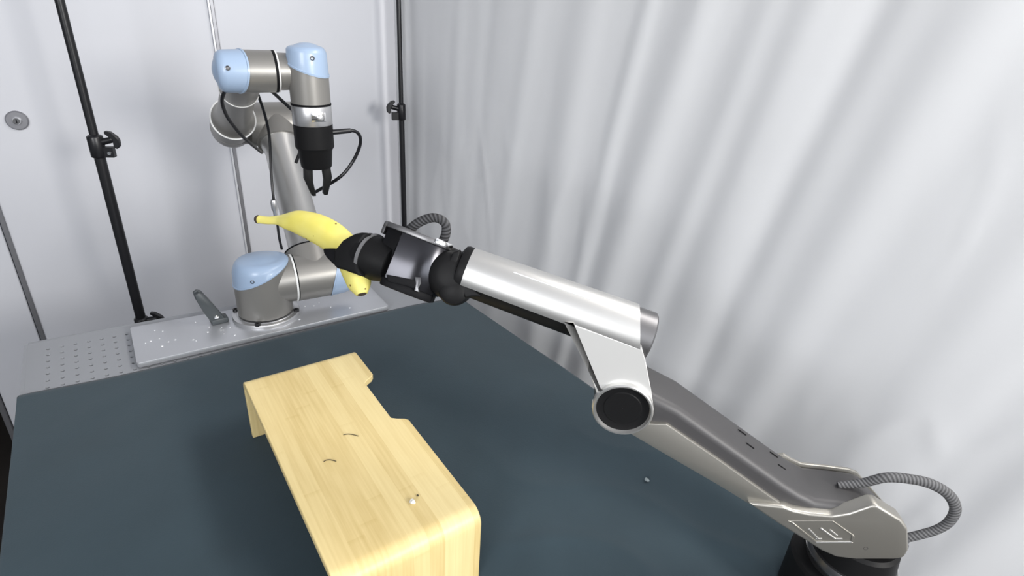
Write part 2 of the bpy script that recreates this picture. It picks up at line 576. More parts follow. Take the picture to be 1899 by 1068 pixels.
def stand(name, label, x, y, r_low, r_up, z_col, z_top, kd, extra=None, hook=False):
    t = thing(name, label, 'stand', (x, y, 0))
    zc = z_col
    MB().revolve((0, 0, 0), (0, 0, 1), [(0.12, r_low), (zc, r_low)], 20).build('lower_tube', 'stand', t)
    MB().revolve((0, 0, 0), (0, 0, 1), [(zc, r_up), (z_top, r_up)], 20).build('upper_tube', 'stand', t)
    cl = MB()
    cl.revolve((0, 0, 0), (0, 0, 1), [(zc - 0.026, r_low + 0.001), (zc - 0.024, r_low + 0.005), (zc + 0.026, r_low + 0.005), (zc + 0.030, r_up + 0.001)], 24)
    kdv = Vector(kd).normalized()
    cl.box(kdv * (r_low + 0.012) + Vector((0, 0, zc - 0.012)), (0.024, 0.016, 0.026), kdv.to_track_quat('X', 'Z').to_matrix())
    c_ = cl.build('collar', 'stand', t, bevel=0.001, bseg=1)
    MB().revolve(kdv * (r_low + 0.015) + Vector((0, 0, zc - 0.014)) - kdv.cross(Vector((0, 0, 1))) * -0.0075, -kdv.cross(Vector((0, 0, -1))), [(0, 0.0045), (0.003, 0.004)], 12).build('rivet', 'chrome', c_)
    knob(t, kdv * r_low + Vector((0, 0, zc + 0.012)), kdv + Vector((0, 0, 0.25)), Vector((0, 0, 1)) - kdv * 0.45)
    if extra:
        e = MB()
        e.revolve((0, 0, 0), (0, 0, 1), [(extra - 0.10, r_low + 0.004), (extra - 0.02, r_low + 0.005), (extra + 0.018, r_low + 0.0055), (extra + 0.022, r_low + 0.001)], 24)
        e.box(kdv * (r_low + 0.010) + Vector((0, 0, extra)), (0.026, 0.016, 0.030), kdv.to_track_quat('X', 'Z').to_matrix())
        e.build('collar', 'stand', t, bevel=0.001, bseg=1)
        knob(t, kdv * (r_low + 0.004) + Vector((0, 0, extra + 0.012)), kdv + Vector((0, 0, 0.2)), Vector((0, 0, 1)) - kdv * 0.6)
    for a in (100, 190, 280):
        dx, dy = cos(radians(a)), sin(radians(a))
        MB().tube([(dx * 0.015, dy * 0.015, 0.30), (dx * 0.12, dy * 0.12, 0.10), (dx * 0.145, dy * 0.145, 0.011)], 0.009, 10, sub=3).build('leg', 'stand', t)
    return t


stand('light_stand', 'black tubular light stand with wing knobs, left of the grey robot arm', -0.1575, 1.74, 0.0125, 0.0098, 1.078, 2.0, (1, -0.35, 0), 0.575)
stand('backdrop_stand', 'slim black pole of the curtain stand at the curtain left edge', 0.706, 1.94, 0.0095, 0.0078, 1.105, 2.02, (-1, 0.1, 0))
# ------------------------------------------------------------------ table with perforated metal top, cloth over it
FL, FR, NR, NL = Vector((-0.332, 1.385)), Vector((0.545, 1.41)), Vector((0.735, 0.13)), Vector((-0.222, 0.13))


def quad(a, b, z0, z1, name, m_, parent, bevel=0.0):
    n = len(a)
    return MB().prism_on([(p[0], p[1]) for p in a], (0, 0, 0), (1, 0, 0), (0, 1, 0), (0, 0, 1), z0, z1).build(name, m_, parent, bevel=bevel)


tab = thing('table', 'metal table with a perforated grey top, mostly under a slate green cloth', 'table', (0.2, 0.75, 0))
T0 = Vector((0.2, 0.75, 0))


def at_table(o):
    o.location = o.location - T0
    return o


# top: solid slab near side + drilled strip at the far side
Ysp = 1.10


def edge_x(y, left):
    a, b = (FL, NL) if left else (FR, NR)
    t = (y - b.y) / (a.y - b.y)
    return b.x + (a.x - b.x) * t


solid = [(edge_x(Ysp, True), Ysp), (edge_x(Ysp, False), Ysp), (NR.x, NR.y), (NL.x, NL.y)]
at_table(quad(solid, None, 0.722, 0.7495, 'slab', 'board', tab, 0.0))


def drilled():
    b = MB()
    zt, zb = 0.7495, 0.741
    nx, ny = 38, 11
    seg = 12
    for j in range(ny):
        for i in range(nx):
            def corner(u, v):
                y = Ysp + (v / ny) * ((FL.y + (FR.y - FL.y) * u / nx) - Ysp)
                return Vector((edge_x(Ysp, True) + (FL.x - edge_x(Ysp, True)) * v / ny, y, 0)).lerp(
                    Vector((edge_x(Ysp, False) + (FR.x - edge_x(Ysp, False)) * v / ny, y, 0)), u / nx)
            c4 = [corner(i, j), corner(i + 1, j), corner(i + 1, j + 1), corner(i, j + 1)]
            ctr = sum(c4, Vector()) / 4
            o_ = len(b.v)
            hole = 1 <= i < 26 and 0 <= j < ny - 1
            if not hole:
                b.add([(c.x, c.y, zt) for c in c4], [(0, 1, 2, 3)])
                continue
            ring = [(ctr.x + 0.0036 * cos(2 * pi * k / seg), ctr.y + 0.0036 * sin(2 * pi * k / seg)) for k in range(seg)]
            vs = [(c.x, c.y, zt) for c in c4] + [(x, y, zt) for x, y in ring] + [(x, y, zb) for x, y in ring]
            fs = []
            q = seg // 4
            st = [7, 10, 1, 4]      # nearest ring vertex of each corner (angles 210, 300, 30, 120 degrees)
            for c in range(4):
                a0, a1 = st[c], st[(c + 1) % 4]
                idx = []
                k = a0
                while True:
                    idx.append(4 + k)
                    if k == a1:
                        break
                    k = (k + 1) % seg
                fs.append(tuple([c] + idx[::1] + [(c + 1) % 4])[::-1])
            for k in range(seg):
                k2 = (k + 1) % seg
                fs.append((4 + k, 4 + seg + k, 4 + seg + k2, 4 + k2))
            b.add(vs, fs)
    return b


dr = at_table(drilled().build('drilled_strip', 'board', tab, ang=30))
hb = MB()
hb.prism_on([(edge_x(Ysp, True), Ysp), (edge_x(Ysp, False), Ysp), (FR.x, FR.y), (FL.x, FL.y)], (0, 0, 0), (1, 0, 0), (0, 1, 0), (0, 0, 1), 0.722, 0.7412)
at_table(hb.build('under_plate', 'hole', tab))
rim = MB()
rim.box((0, 0, 0), (0.001, 0.001, 0.001))
rim = MB().prism_on([(FL.x, FL.y), (FL.x, FL.y + 0.008), (FR.x, FR.y + 0.008), (FR.x, FR.y)], (0, 0, 0), (1, 0, 0), (0, 1, 0), (0, 0, 1), 0.722, 0.7497)
at_table(rim.build('edge_strip', 'board', tab, bevel=0.001))
rim = MB().prism_on([(FL.x, FL.y), (FL.x - 0.006, FL.y), (edge_x(Ysp, True) - 0.006, Ysp), (edge_x(Ysp, True), Ysp)], (0, 0, 0), (1, 0, 0), (0, 1, 0), (0, 0, 1), 0.722, 0.7497)
at_table(rim.build('edge_strip', 'board', tab))
for (x, y) in ((-0.25, 1.30), (0.50, 1.32), (0.64, 0.24), (-0.15, 0.24)):
    at_table(MB().box((x, y, 0.361), (0.045, 0.045, 0.722)).build('leg', 'board', tab, bevel=0.003))


def cloth():
    """top of the cloth follows the table; hems hang at left, right and front"""
    far = [(-0.322, 1.178), (-0.30, 1.182), (-0.131, 1.180), (0.15, 1.203), (0.4013, 1.2232), (0.500, 1.226), (0.582, 1.216), (0.590, 1.212)]
    P, _ = smooth_path([(x, y, 0) for x, y in far], 0.0, 8)
    n = len(P) - 1
    nu, nv = 120, 120
    hang = 10
    b = MB()

    def farp(u):
        k = min(int(u * n), n - 1)
        return P[k].lerp(P[k + 1], u * n - k)
    near_l, near_r = Vector((-0.232, 0.118, 0)), Vector((0.757, 0.118, 0))
    rows = []
    for j in range(nv + 1 + hang):
        v = min(j / nv, 1.0)
        row = []
        for i in range(-hang, nu + 1 + hang):
            u = min(max(i / nu, 0), 1)
            p = farp(u).lerp(near_l.lerp(near_r, u), v)
            z = 0.7528
            z += 0.0010 * (1 + noise.noise(Vector((p.x * 5, p.y * 4, 0.3))))
            a = noise.noise(Vector((p.x * 3.2 + p.y * 2.4, (p.x - p.y) * 9, 3.3)))
            w = max(0, 1 - p.y / 0.9)
            z += 0.0065 * max(0, a) * (0.25 + w)
            rdg = max(0, 1 - abs(noise.noise(Vector((p.x * 2.5 - p.y * 3.5, (p.x + p.y) * 5.0, 8.1)))) * 3.0)
            z += 0.0050 * rdg ** 2 * w
            # the cloth lies flat under whatever stands on it
            ca, sa = cos(radians(-4.6)), sin(radians(-4.6))
            lx, ly = (p.x - 0.1465) * ca - (p.y - 0.668) * sa, (p.x - 0.1465) * sa + (p.y - 0.668) * ca
            d1 = max(abs(lx) - 0.10, abs(ly) - 0.23)
            d2 = (p - Vector((0.668, 0.200, 0))).length - 0.075
            fm = max(0.0, min(1.0, min(d1, d2) / 0.05))
            z = 0.7528 + (z - 0.7528) * (0.12 + 0.88 * fm * fm * (3 - 2 * fm))
            if j == 0:
                z = 0.7512
            dl = 0
            if i < 0:
                dl = -i
            if i > nu:
                dl = i - nu
            if dl:
                sgn = -1 if i < 0 else 1
                dd = dl / hang * 0.30
                z -= max(0, dd - 0.004)
                p = p + Vector((sgn * (0.006 + 0.010 * dd * (1 + noise.noise(Vector((p.y * 9, dd * 3, sgn)))) * 2), 0, 0))
            if j > nv:
                dd = (j - nv) / hang * 0.30
                z = z - max(0, dd - 0.004)
                p = p + Vector((0, -0.006 - 0.02 * dd * (1 + noise.noise(Vector((p.x * 9, dd * 3, 2)))), 0))
            row.append((p.x, p.y, z))
        rows.append(row)
    w_ = len(rows[0])
    for r in rows:
        b.v += r
    for j in range(len(rows) - 1):
        for i in range(w_ - 1):
            b.f.append((j * w_ + i, (j + 1) * w_ + i, (j + 1) * w_ + i + 1, j * w_ + i + 1))
    return b


cl = cloth().build('tablecloth', 'cloth', ang=180)
sm = cl.modifiers.new('cloth_thickness', 'SOLIDIFY')
sm.thickness = 0.0016
sm.offset = -1
tag(cl, 'slate green cloth spread over the metal table', 'tablecloth')


# ------------------------------------------------------------------ aluminium mounting plate at the far edge of the table
def rounded(quad_, r, n=4):
    out = []
    k = len(quad_)
    for i in range(k):
        p, a, b = Vector(quad_[i]), Vector(quad_[i - 1]), Vector(quad_[(i + 1) % k])
        da, db = (a - p).normalized(), (b - p).normalized()
        for j in range(n + 1):
            t = j / n
            q = (p + da * r * (1 - t)).lerp(p + db * r * t, t) if False else p + da * r * (1 - t) ** 2 + db * r * t ** 2
            out.append((q.x, q.y))
    return out


pl = thing('mounting_plate', 'long pale aluminium plate lying across the far table edge under the robot', 'plate', (0.127, 1.27, 0.752))
quad_ = [(-0.1335 - 0.127, 1.186 - 1.27), (0.400 - 0.127, 1.222 - 1.27), (0.390 - 0.127, 1.352 - 1.27), (-0.1465 - 0.127, 1.352 - 1.27)]
MB().prism_on(rounded(quad_, 0.008), (0, 0, 0), (1, 0, 0), (0, 1, 0), (0, 0, 1), 0.003, 0.013).build('plate', 'plate', pl, bevel=0.0008, bseg=2)
inner = [(x * 0.992, y * 0.95) for x, y in quad_]
MB().prism_on(inner, (0, 0, 0), (1, 0, 0), (0, 1, 0), (0, 0, 1), 0.0, 0.0032).build('spacer', 'wall_trim', pl)
random.seed(4)
fb = MB()
spots = [(-0.10, 1.315), (-0.085, 1.305), (-0.108, 1.27), (-0.092, 1.274), (-0.118, 1.265), (-0.076, 1.252), (-0.088, 1.238), (-0.063, 1.255),
         (-0.03, 1.24), (-0.025, 1.233), (0.005, 1.285), (0.028, 1.27), (-0.02, 1.32), (0.045, 1.265), (0.03, 1.24), (0.0, 1.262),
         (0.20, 1.29), (0.215, 1.30), (0.235, 1.295), (0.25, 1.305), (0.27, 1.272), (0.31, 1.25), (0.05, 1.225), (0.19, 1.24)]
for x, y in spots:
    r = random.uniform(0.0016, 0.0030)
    fb.revolve((x - 0.127, y - 1.27, 0.013), (0, 0, 1), [(0, r), (r * 0.35, r * 0.8), (r * 0.55, r * 0.3), (r * 0.58, 0.0001)], 10, False)
o = fb.build('film_bubbles', 'film', pl)
o['kind'] = 'stuff'

# lever clamp on the plate
cp = thing('lever_clamp', 'small dark grey lever clamp standing on the metal plate left of the robot', 'clamp', (0.021, 1.300, 0.765), radians(8))
MB().box((0.004, 0, 0.006), (0.024, 0.020, 0.012)).build('foot', 'clip', cp, bevel=0.003)
ex, ez = Vector((-0.30, 0.0, 0.95)).normalized(), Vector((0, 1, 0))
ey = ez.cross(ex)
arm_poly = [(0.0, -0.009), (0.03, -0.0085), (0.058, -0.006), (0.071, -0.003), (0.0735, 0.003), (0.068, 0.007), (0.045, 0.0085), (0.02, 0.0095), (0.0, 0.010)]
MB().prism_on(arm_poly, (0.002, 0, 0.006), ex, ey, ez, 0.004, 0.009).build('lever_cheek', 'clip', cp, bevel=0.0012)
MB().prism_on(arm_poly, (0.002, 0, 0.006), ex, ey, ez, -0.009, -0.004).build('lever_cheek', 'clip', cp, bevel=0.0012)
MB().prism_on([(0.0, 0.002), (0.06, 0.0), (0.072, 0.003), (0.045, 0.0085), (0.0, 0.010)], (0.002, 0, 0.006), ex, ey, ez, -0.0045, 0.0045).build('lever_web', 'clip', cp, bevel=0.0008, bseg=1)
MB().revolve((0.0, -0.0115, 0.018), (0, 1, 0), [(0, 0.0035), (0.023, 0.0035)], 14).build('pivot_pin', 'chrome', cp, bevel=0.0005)


cp.scale = (1.5, 1.4, 1.12)


# ------------------------------------------------------------------ the wall-side robot arm (grey tubes, pale blue caps)
UR = Vector((0.127, 1.292, 0.765))
ur = thing('robot_arm', 'grey jointed robot arm with pale blue caps, standing on the metal plate', 'robot arm', UR)


def joint(O, main, out, r, L, H, name='joint', Lout=0.0, tilt=0.5, rc=None, dome=0.006, h0=None, r_out=None, dimple=None):
    """T shaped joint: body along `main`, outlet along `out`, blue cap over the back with a slanted rim"""
    O, m_, u_ = Vector(O), Vector(main).normalized(), Vector(out)
    u_ = (u_ - m_ * u_.dot(m_)).normalized()
    k_ = m_.cross(u_)
    seg = 48
    h0 = H * 0.42 if h0 is None else h0
    rc = rc or r * 0.38
    body = MB()
    ring = lambda f, rad: [O + m_ * f(2 * pi * k / seg) + (u_ * cos(2 * pi * k / seg) + k_ * sin(2 * pi * k / seg)) * rad for k in range(seg)]
    rim_h = lambda a: h0 + tilt * r * cos(a)
    rows = [ring(lambda a: -L, r), ring(lambda a: -L * 0.5, r), ring(rim_h, r)]
    vs = sum(rows, [])
    fs = [(i * seg + k, i * seg + (k + 1) % seg, (i + 1) * seg + (k + 1) % seg, (i + 1) * seg + k) for i in range(len(rows) - 1) for k in range(seg)]
    fs.append(tuple(range(seg))[::-1])
    fs.append(tuple((len(rows) - 1) * seg + k for k in range(seg)))
    body.add(vs, fs)
    if Lout:
        ro = r_out or r * 0.985
        body.revolve(O, u_, [(0, ro), (Lout, ro)], seg)
    bo = body.build(name, 'ur_grey', ur, ang=40)
    cap = MB()
    rows = [ring(lambda a: rim_h(a) - 0.0005, r + 0.0016), ring(lambda a: rim_h(a) + 0.0025, r + 0.0018), ring(lambda a: rim_h(a) + 0.0035, r + 0.0004)]
    prof = []
    for q in range(1, 8):
        a_ = q / 7 * pi / 2
        prof.append((r - rc * (1 - cos(a_)) - 0.0004, H - rc * (1 - sin(a_))))
    for q in range(1, 6):
        rr = (r - rc) * (1 - q / 5) + 0.0004
        prof.append((rr, H + dome * (1 - (rr / (r - rc)) ** 2)))
    low = h0 + 0.0035
    for rr, hh in prof:
        # the profile is squeezed towards the slanted rim where that rim stands high
        rows.append(ring(lambda a, hh=hh, rr=rr: hh + (rim_h(a) + 0.0035 - low) * max(0.0, (H - hh) / (H - low)) if hh < H else hh, rr))
    vs = sum(rows, [])
    fs = [(i * seg + k, i * seg + (k + 1) % seg, (i + 1) * seg + (k + 1) % seg, (i + 1) * seg + k) for i in range(len(rows) - 1) for k in range(seg)]
    fs.append(tuple((len(rows) - 1) * seg + k for k in range(seg)))
    cap.add(vs, fs)
    co = cap.build('joint_cap', 'ur_blue', ur, ang=50)
    if dimple:
        f_, side, hgt = Vector(dimple[0]).normalized(), dimple[1], dimple[2]
        pos = O + m_ * hgt + f_ * (r + 0.0004)
        MB().revolve(pos, f_, [(-0.003, 0.0042), (0.0006, 0.0042), (0.0010, 0.0032), (-0.0010, 0.0026), (-0.0010, 0.0001)], 16, False).build('cap_screw', 'gunmetal_dark', co)
    return bo, co


def ringp(O, ax, r, t0, t1, m_, name, parent):
    return MB().revolve(O, ax, [(t0, r - 0.003), (t0, r), (t1, r), (t1, r - 0.003)], 48).build(name, m_, parent)


def w2l(p):
    return Vector(p) - UR


# base flange with ears and bolts
fl = MB()
fl.revolve((0, 0, 0), (0, 0, 1), [(0, 0.0735), (0.0085, 0.0735), (0.0105, 0.0722), (0.0112, 0.0640), (0.0125, 0.0625), (0.0125, 0.055)], 64)
fo = fl.build('base_flange', 'ur_steel', ur)
for a in (-24, 66, 156, 246):
    dx, dy = cos(radians(a)), sin(radians(a))
    MB().revolve((dx * 0.0680, dy * 0.0680, 0.0095), (0, 0, 1), [(0, 0.0062), (0.006, 0.0062), (0.0065, 0.0055), (0.0065, 0.003), (0.003, 0.003)], 14).build('bolt', 'stand', fo)
ringp((0, 0, 0.0125), (0, 0, 1), 0.0575, 0.0, 0.004, 'black_rub', 'seal_ring', ur)
sz = 0.084          # shoulder height above the flange base
bj, bc = joint((0, 0, sz), (0, 0, 1), (1, 0, 0), 0.0600, sz - 0.0155, 0.060, 'base_joint', Lout=0.066, tilt=0.42, rc=0.020, h0=0.027, r_out=0.0545, dimple=((-0.45, -1, 0), 0, 0.030))
ringp((0.066, 0, sz), (1, 0, 0), 0.0562, -0.0005, 0.0035, 'white_ring', 'seal_ring', ur)
ringp((0.066, 0, sz), (1, 0, 0), 0.0548, 0.0035, 0.0070, 'black_rub', 'seal_ring', ur)
SH = w2l((0.243, 1.292, 0.849))
EL = w2l((0.243, 1.612, 1.142))
up_dir = (EL - SH).normalized()
sj, sc_ = joint(SH, (1, 0, 0), up_dir, 0.0560, 0.044, 0.088, 'shoulder_joint', Lout=0.060, tilt=0.40, rc=0.022, h0=0.050)
ln = (EL - SH).length
MB().revolve(SH, up_dir, [(0.055, 0.050), (0.075, 0.0425), (ln - 0.085, 0.0405), (ln - 0.06, 0.047), (ln - 0.03, 0.049)], 44).build('upper_arm', 'silver', ur)
ringp(SH + up_dir * 0.06, up_dir, 0.0562, -0.001, 0.002, 'black_rub', 'seal_ring', ur)
joint(EL, (1, 0, 0), -up_dir, 0.054, 0.064, 0.094, 'elbow_joint', Lout=0.060, tilt=0.3, rc=0.02, h0=0.066)
EI = w2l((0.142, 1.612, 1.142))
W1 = w2l((0.142, 1.248, 1.308))
fd = (W1 - EI).normalized()
fl_ = (W1 - EI).length
MB().revolve(EI, fd, [(-0.052, 0.030), (-0.048, 0.040), (-0.036, 0.048), (-0.02, 0.0495), (0.0, 0.0495)], 44).revolve(EI, (1, 0, 0), [(0, 0.047), (0.06, 0.047)], 44).build('elbow_joint', 'ur_grey', ur)
MB().revolve(EI, fd, [(0.0, 0.049), (0.062, 0.050), (0.066, 0.047), (0.085, 0.040), (0.11, 0.0365), (fl_ - 0.12, 0.0345), (fl_ - 0.105, 0.0375), (fl_ - 0.01, 0.0375)], 44).build('forearm', 'ur_grey', ur)
ringp(EI + fd * 0.062, fd, 0.0512, -0.0015, 0.0025, 'white_ring', 'seal_ring', ur)
ringp(EI + fd * (fl_ - 0.107), fd, 0.0390, -0.001, 0.0025, 'white_ring', 'seal_ring', ur)
# wrist 1: along x, cap at the left
joint(W1, (-1, 0, 0), -fd, 0.0385, 0.055, 0.046, 'wrist_joint', Lout=0.02, tilt=0.32, rc=0.016, h0=0.004, dimple=((0, -1, 0.25), 0, 0.028))
ringp(W1 + Vector((0.055, 0, 0)), (1, 0, 0), 0.0388, -0.001, 0.004, 'black_rub', 'seal_ring', ur)
ringp(W1 + Vector((0.059, 0, 0)), (1, 0, 0), 0.0382, 0.0, 0.003, 'white_ring', 'seal_ring', ur)
W2 = w2l((0.2580, 1.228, 1.312))
MB().revolve(W1 + Vector((0.058, 0, 0)), (1, 0, 0), [(0, 0.0345), (0.012, 0.0345), (0.05, 0.0335)], 40).build('wrist_neck', 'ur_grey', ur)
joint(W2, (0, 0, 1), (-1, 0.8, 0), 0.0380, 0.060, 0.045, 'wrist_joint', tilt=0.36, rc=0.013, h0=0.003, dimple=((0.05, -1, 0), 0, 0.026))
ringp(W2 + Vector((0, 0, -0.060)), (0, 0, -1), 0.0388, 0.0, 0.004, 'black_rub', 'seal_ring', ur)
fl2 = MB()
fl2.revolve(W2 + Vector((0, 0, -0.064)), (0, 0, -1), [(0, 0.0375), (0.002, 0.0385), (0.036, 0.0385), (0.038, 0.0375)], 44)
fl2 = fl2.build('tool_flange', 'ur_steel', ur)
MB().box(W2 + Vector((0.004, -0.0385, -0.082)), (0.028, 0.004, 0.018)).build('connector_plate', 'chrome', fl2, bevel=0.001)
MB().revolve(W2 + Vector((0.006, -0.040, -0.083)), (0.1, -1, 0), [(0, 0.0058), (0.006, 0.0055), (0.007, 0.004)], 18).build('connector_plug', 'ur_steel', fl2)
tg = MB()
tg.revolve(W2 + Vector((0, 0, -0.102)), (0, 0, -1), [(0, 0.0385), (0.045, 0.0385), (0.052, 0.034), (0.085, 0.031), (0.088, 0.029)], 40)
tg = tg.build('tool_gripper', 'black_matte', ur, ang=30)
for s_ in (-1, 1):
    MB().prism([(s_ * 0.010, 0), (s_ * 0.026, 0), (s_ * 0.028, -0.025), (s_ * 0.016, -0.062), (s_ * 0.008, -0.062), (s_ * 0.012, -0.03)], -0.009, 0.009).build(
        'gripper_finger', 'black_matte', tg, bevel=0.0015).location = W2 + Vector((0, 0, -0.188))
# cables of that arm
MB().tube([W2 + Vector((0.036, -0.01, -0.118)), W2 + Vector((0.06, -0.012, -0.116)), W2 + Vector((0.080, -0.012, -0.117)), W2 + Vector((0.092, -0.008, -0.128)),
           W2 + Vector((0.094, 0.0, -0.150)), W2 + Vector((0.080, 0.01, -0.185)), W2 + Vector((0.05, 0.015, -0.22)), W2 + Vector((0.0, 0.05, -0.26))], 0.0036, 10).build('tool_cable', 'stand', ur)
MB().revolve(W2 + Vector((0.034, -0.01, -0.118)), (1, -0.05, 0.05), [(0, 0.0055), (0.038, 0.005), (0.040, 0.004)], 14).build('cable_connector', 'stand', ur)
MB().tube([W1 + Vector((-0.034, -0.008, -0.03)), W1 + Vector((-0.041, 0.02, -0.055)), W1 + Vector((-0.036, 0.05, -0.085)), W1 + Vector((-0.022, 0.08, -0.115)), W1 + Vector((0.0, 0.12, -0.150)), W1 + Vector((0.04, 0.2, -0.2))], 0.0036, 10).build('arm_cable', 'stand', ur)
MB().tube([w2l((0.19, 1.31, 1.272)), w2l((0.215, 1.33, 1.247)), w2l((0.252, 1.35, 1.205)), w2l((0.265, 1.36, 1.16)), w2l((0.24, 1.36, 1.10))], 0.0036, 10).build('arm_cable', 'stand', ur)
MB().tube([W1 + Vector((0.034, 0.09, -0.055)), W1 + Vector((0.045, 0.11, -0.10)), W1 + Vector((0.050, 0.12, -0.15)), w2l((0.185, 1.36, 1.08)), w2l((0.182, 1.35, 1.03)), w2l((0.183, 1.35, 0.985)), w2l((0.1835, 1.35, 0.93)), w2l((0.186, 1.35, 0.90))], 0.0030, 10).build('arm_cable', 'stand', ur)
MB().revolve(w2l((0.1812, 1.35, 1.022)), (0.02, 0, -1), [(0, 0.006), (0.006, 0.0075), (0.022, 0.0072), (0.026, 0.005), (0.045, 0.0045)], 16).build('cable_connector', 'ur_steel', ur)


# ------------------------------------------------------------------ bamboo riser
def riser():
    L2, Wd, Hh, Rr, th = 0.222, 0.188, 0.118, 0.020, 0.011
    path = []          # (y, z, ny, nz)
    path.append((L2, 0.0, 1, 0))
    for k in range(1, 9):
        path.append((L2, (Hh - Rr) * k / 8, 1, 0))
    for k in range(1, 9):
        a = k / 8 * pi / 2
        path.append((L2 - Rr + Rr * cos(a), Hh - Rr + Rr * sin(a), cos(a), sin(a)))
    nt_ = 66
    for k in range(1, nt_ + 1):
        path.append((L2 - Rr - (2 * L2 - 2 * Rr) * k / nt_, Hh, 0, 1))
    for k in range(1, 9):
        a = pi / 2 + k / 8 * pi / 2
        path.append((-L2 + Rr + Rr * cos(a), Hh - Rr + Rr * sin(a), cos(a), sin(a)))
    for k in range(1, 9):
        path.append((-L2, (Hh - Rr) * (1 - k / 8), -1, 0))
    nx = 8
    b = MB()
    D = 0
    rows = []
    for i, (y, z, ny, nz) in enumerate(path):
        if i:
            D += sqrt((y - path[i - 1][0]) ** 2 + (z - path[i - 1][1]) ** 2)
        xr = Wd / 2
        if z > Hh - 1e-5:
            # cable notch in the right edge
            e0, e1 = -0.011, 0.128
            s_ = lambda t: max(0, min(1, t)) ** 2 * (3 - 2 * max(0, min(1, t)))
            xr -= 0.021 * s_((y - e0) / 0.018) * s_((e1 - y) / 0.018)
        rows.append((D, [(-Wd / 2 + (xr + Wd / 2) * k / nx) for k in range(nx + 1)], y, z, ny, nz))
    w_ = nx + 1
    for side in (0, 1):
        for (D, X, y, z, ny, nz) in rows:
            for x in X:
                b.v.append((x, y - ny * th * side, z - nz * th * side))
    n = len(rows)
    uvp = lambda i, k: (rows[i][1][k], rows[i][0])
    for i in range(n - 1):
        for k in range(nx):
            b.uv[len(b.f)] = [uvp(i, k), uvp(i + 1, k), uvp(i + 1, k + 1), uvp(i, k + 1)]
            b.f.append((i * w_ + k, (i + 1) * w_ + k, (i + 1) * w_ + k + 1, i * w_ + k + 1))
            o_ = n * w_
            b.uv[len(b.f)] = [uvp(i, k), uvp(i, k + 1), uvp(i + 1, k + 1), uvp(i + 1, k)]
            b.f.append((o_ + i * w_ + k, o_ + i * w_ + k + 1, o_ + (i + 1) * w_ + k + 1, o_ + (i + 1) * w_ + k))
        for k, rev in ((0, False), (nx, True)):
            o_ = n * w_
            q = (i * w_ + k, o_ + i * w_ + k, o_ + (i + 1) * w_ + k, (i + 1) * w_ + k)
            b.uv[len(b.f)] = [(0.5, rows[i][0]), (0.511, rows[i][0]), (0.511, rows[i + 1][0]), (0.5, rows[i + 1][0])]
            b.f.append(q[::-1] if rev else q)
            if rev:
                b.uv[len(b.f) - 1] = b.uv[len(b.f) - 1][::-1]
    for i in (0, n - 1):
        o_ = n * w_
        q = [i * w_ + k for k in range(w_)] + [o_ + i * w_ + k for k in range(nx, -1, -1)]
        b.uv[len(b.f)] = [(0.3, 0.3)] * len(q)
        b.f.append(tuple(q if i == 0 else q[::-1]))
    return b


br = riser().build('bamboo_riser', 'bamboo', ang=40)
br.location = (0.1465, 0.668, 0.7546)
br.rotation_euler = (0, 0, radians(4.6))
tag(br, 'pale bamboo riser bent at both ends, standing on the green cloth', 'riser')
bvm = br.modifiers.new('soft_edges', 'BEVEL')
bvm.width, bvm.segments, bvm.limit_method, bvm.angle_limit = 0.0012, 2, 'ANGLE', radians(50)

RZ = 0.7546 + 0.118
for lab, pts in (('longer dark curved fibre lying on the bamboo board', [(0.144, 0.672), (0.150, 0.671), (0.156, 0.667), (0.1625, 0.660)]),
                 ('shorter faint curved fibre on the bamboo board, nearer the front', [(0.106, 0.630), (0.110, 0.631), (0.115, 0.629), (0.121, 0.623)])):
    h = MB().tube([(x, y, RZ + 0.0007) for x, y in pts], 0.00055, 6, sub=5).build('fibre', 'hair')
    tag(h, lab, 'fibre')
random.seed(9)


def crumb(name, loc, r, m_, lab, cat):
    bm = bmesh.new()
    bmesh.ops.create_icosphere(bm, subdivisions=2, radius=r)
    for v in bm.verts:
        v.co *= 0.7 + 0.5 * noise.noise(v.co * (1.4 / r)) + 0.2
        v.co.z *= 0.6
    zmin = min(v.co.z for v in bm.verts)
    for v in bm.verts:
        v.co.z -= zmin
    me = bpy.data.meshes.new(name)
    bm.to_mesh(me)
    bm.free()
    me.materials.append(M[m_])
    o = bpy.data.objects.new(name, me)
    C.objects.link(o)
    o.location = loc
    return tag(o, lab, cat)


crumb('crumb', (0.187, 0.508, RZ), 0.0042, 'crumb', 'white crumb on the bamboo board near its front end', 'crumb')
crumb('speck', (0.197, 0.516, RZ), 0.0016, 'hair', 'tiny dark speck beside the white crumb on the bamboo board', 'speck')
crumb('scrap', (0.585, 0.484, 0.7548), 0.0042, 'scrap_grey', 'small pale scrap on the green cloth in front of the silver arm', 'scrap')

# ------------------------------------------------------------------ the near robot arm (silver), frame: x along the arm, y towards the camera, z up
AB = Vector((0.668, 0.200, 0.7546))
ra = thing('silver_robot_arm', 'silver and black robot arm whose black gripper holds the banana', 'robot arm', AB, radians(140))


def AP(b, name, m_, parent=None, **k):
    return b.build(name, m_, parent or ra, **k)


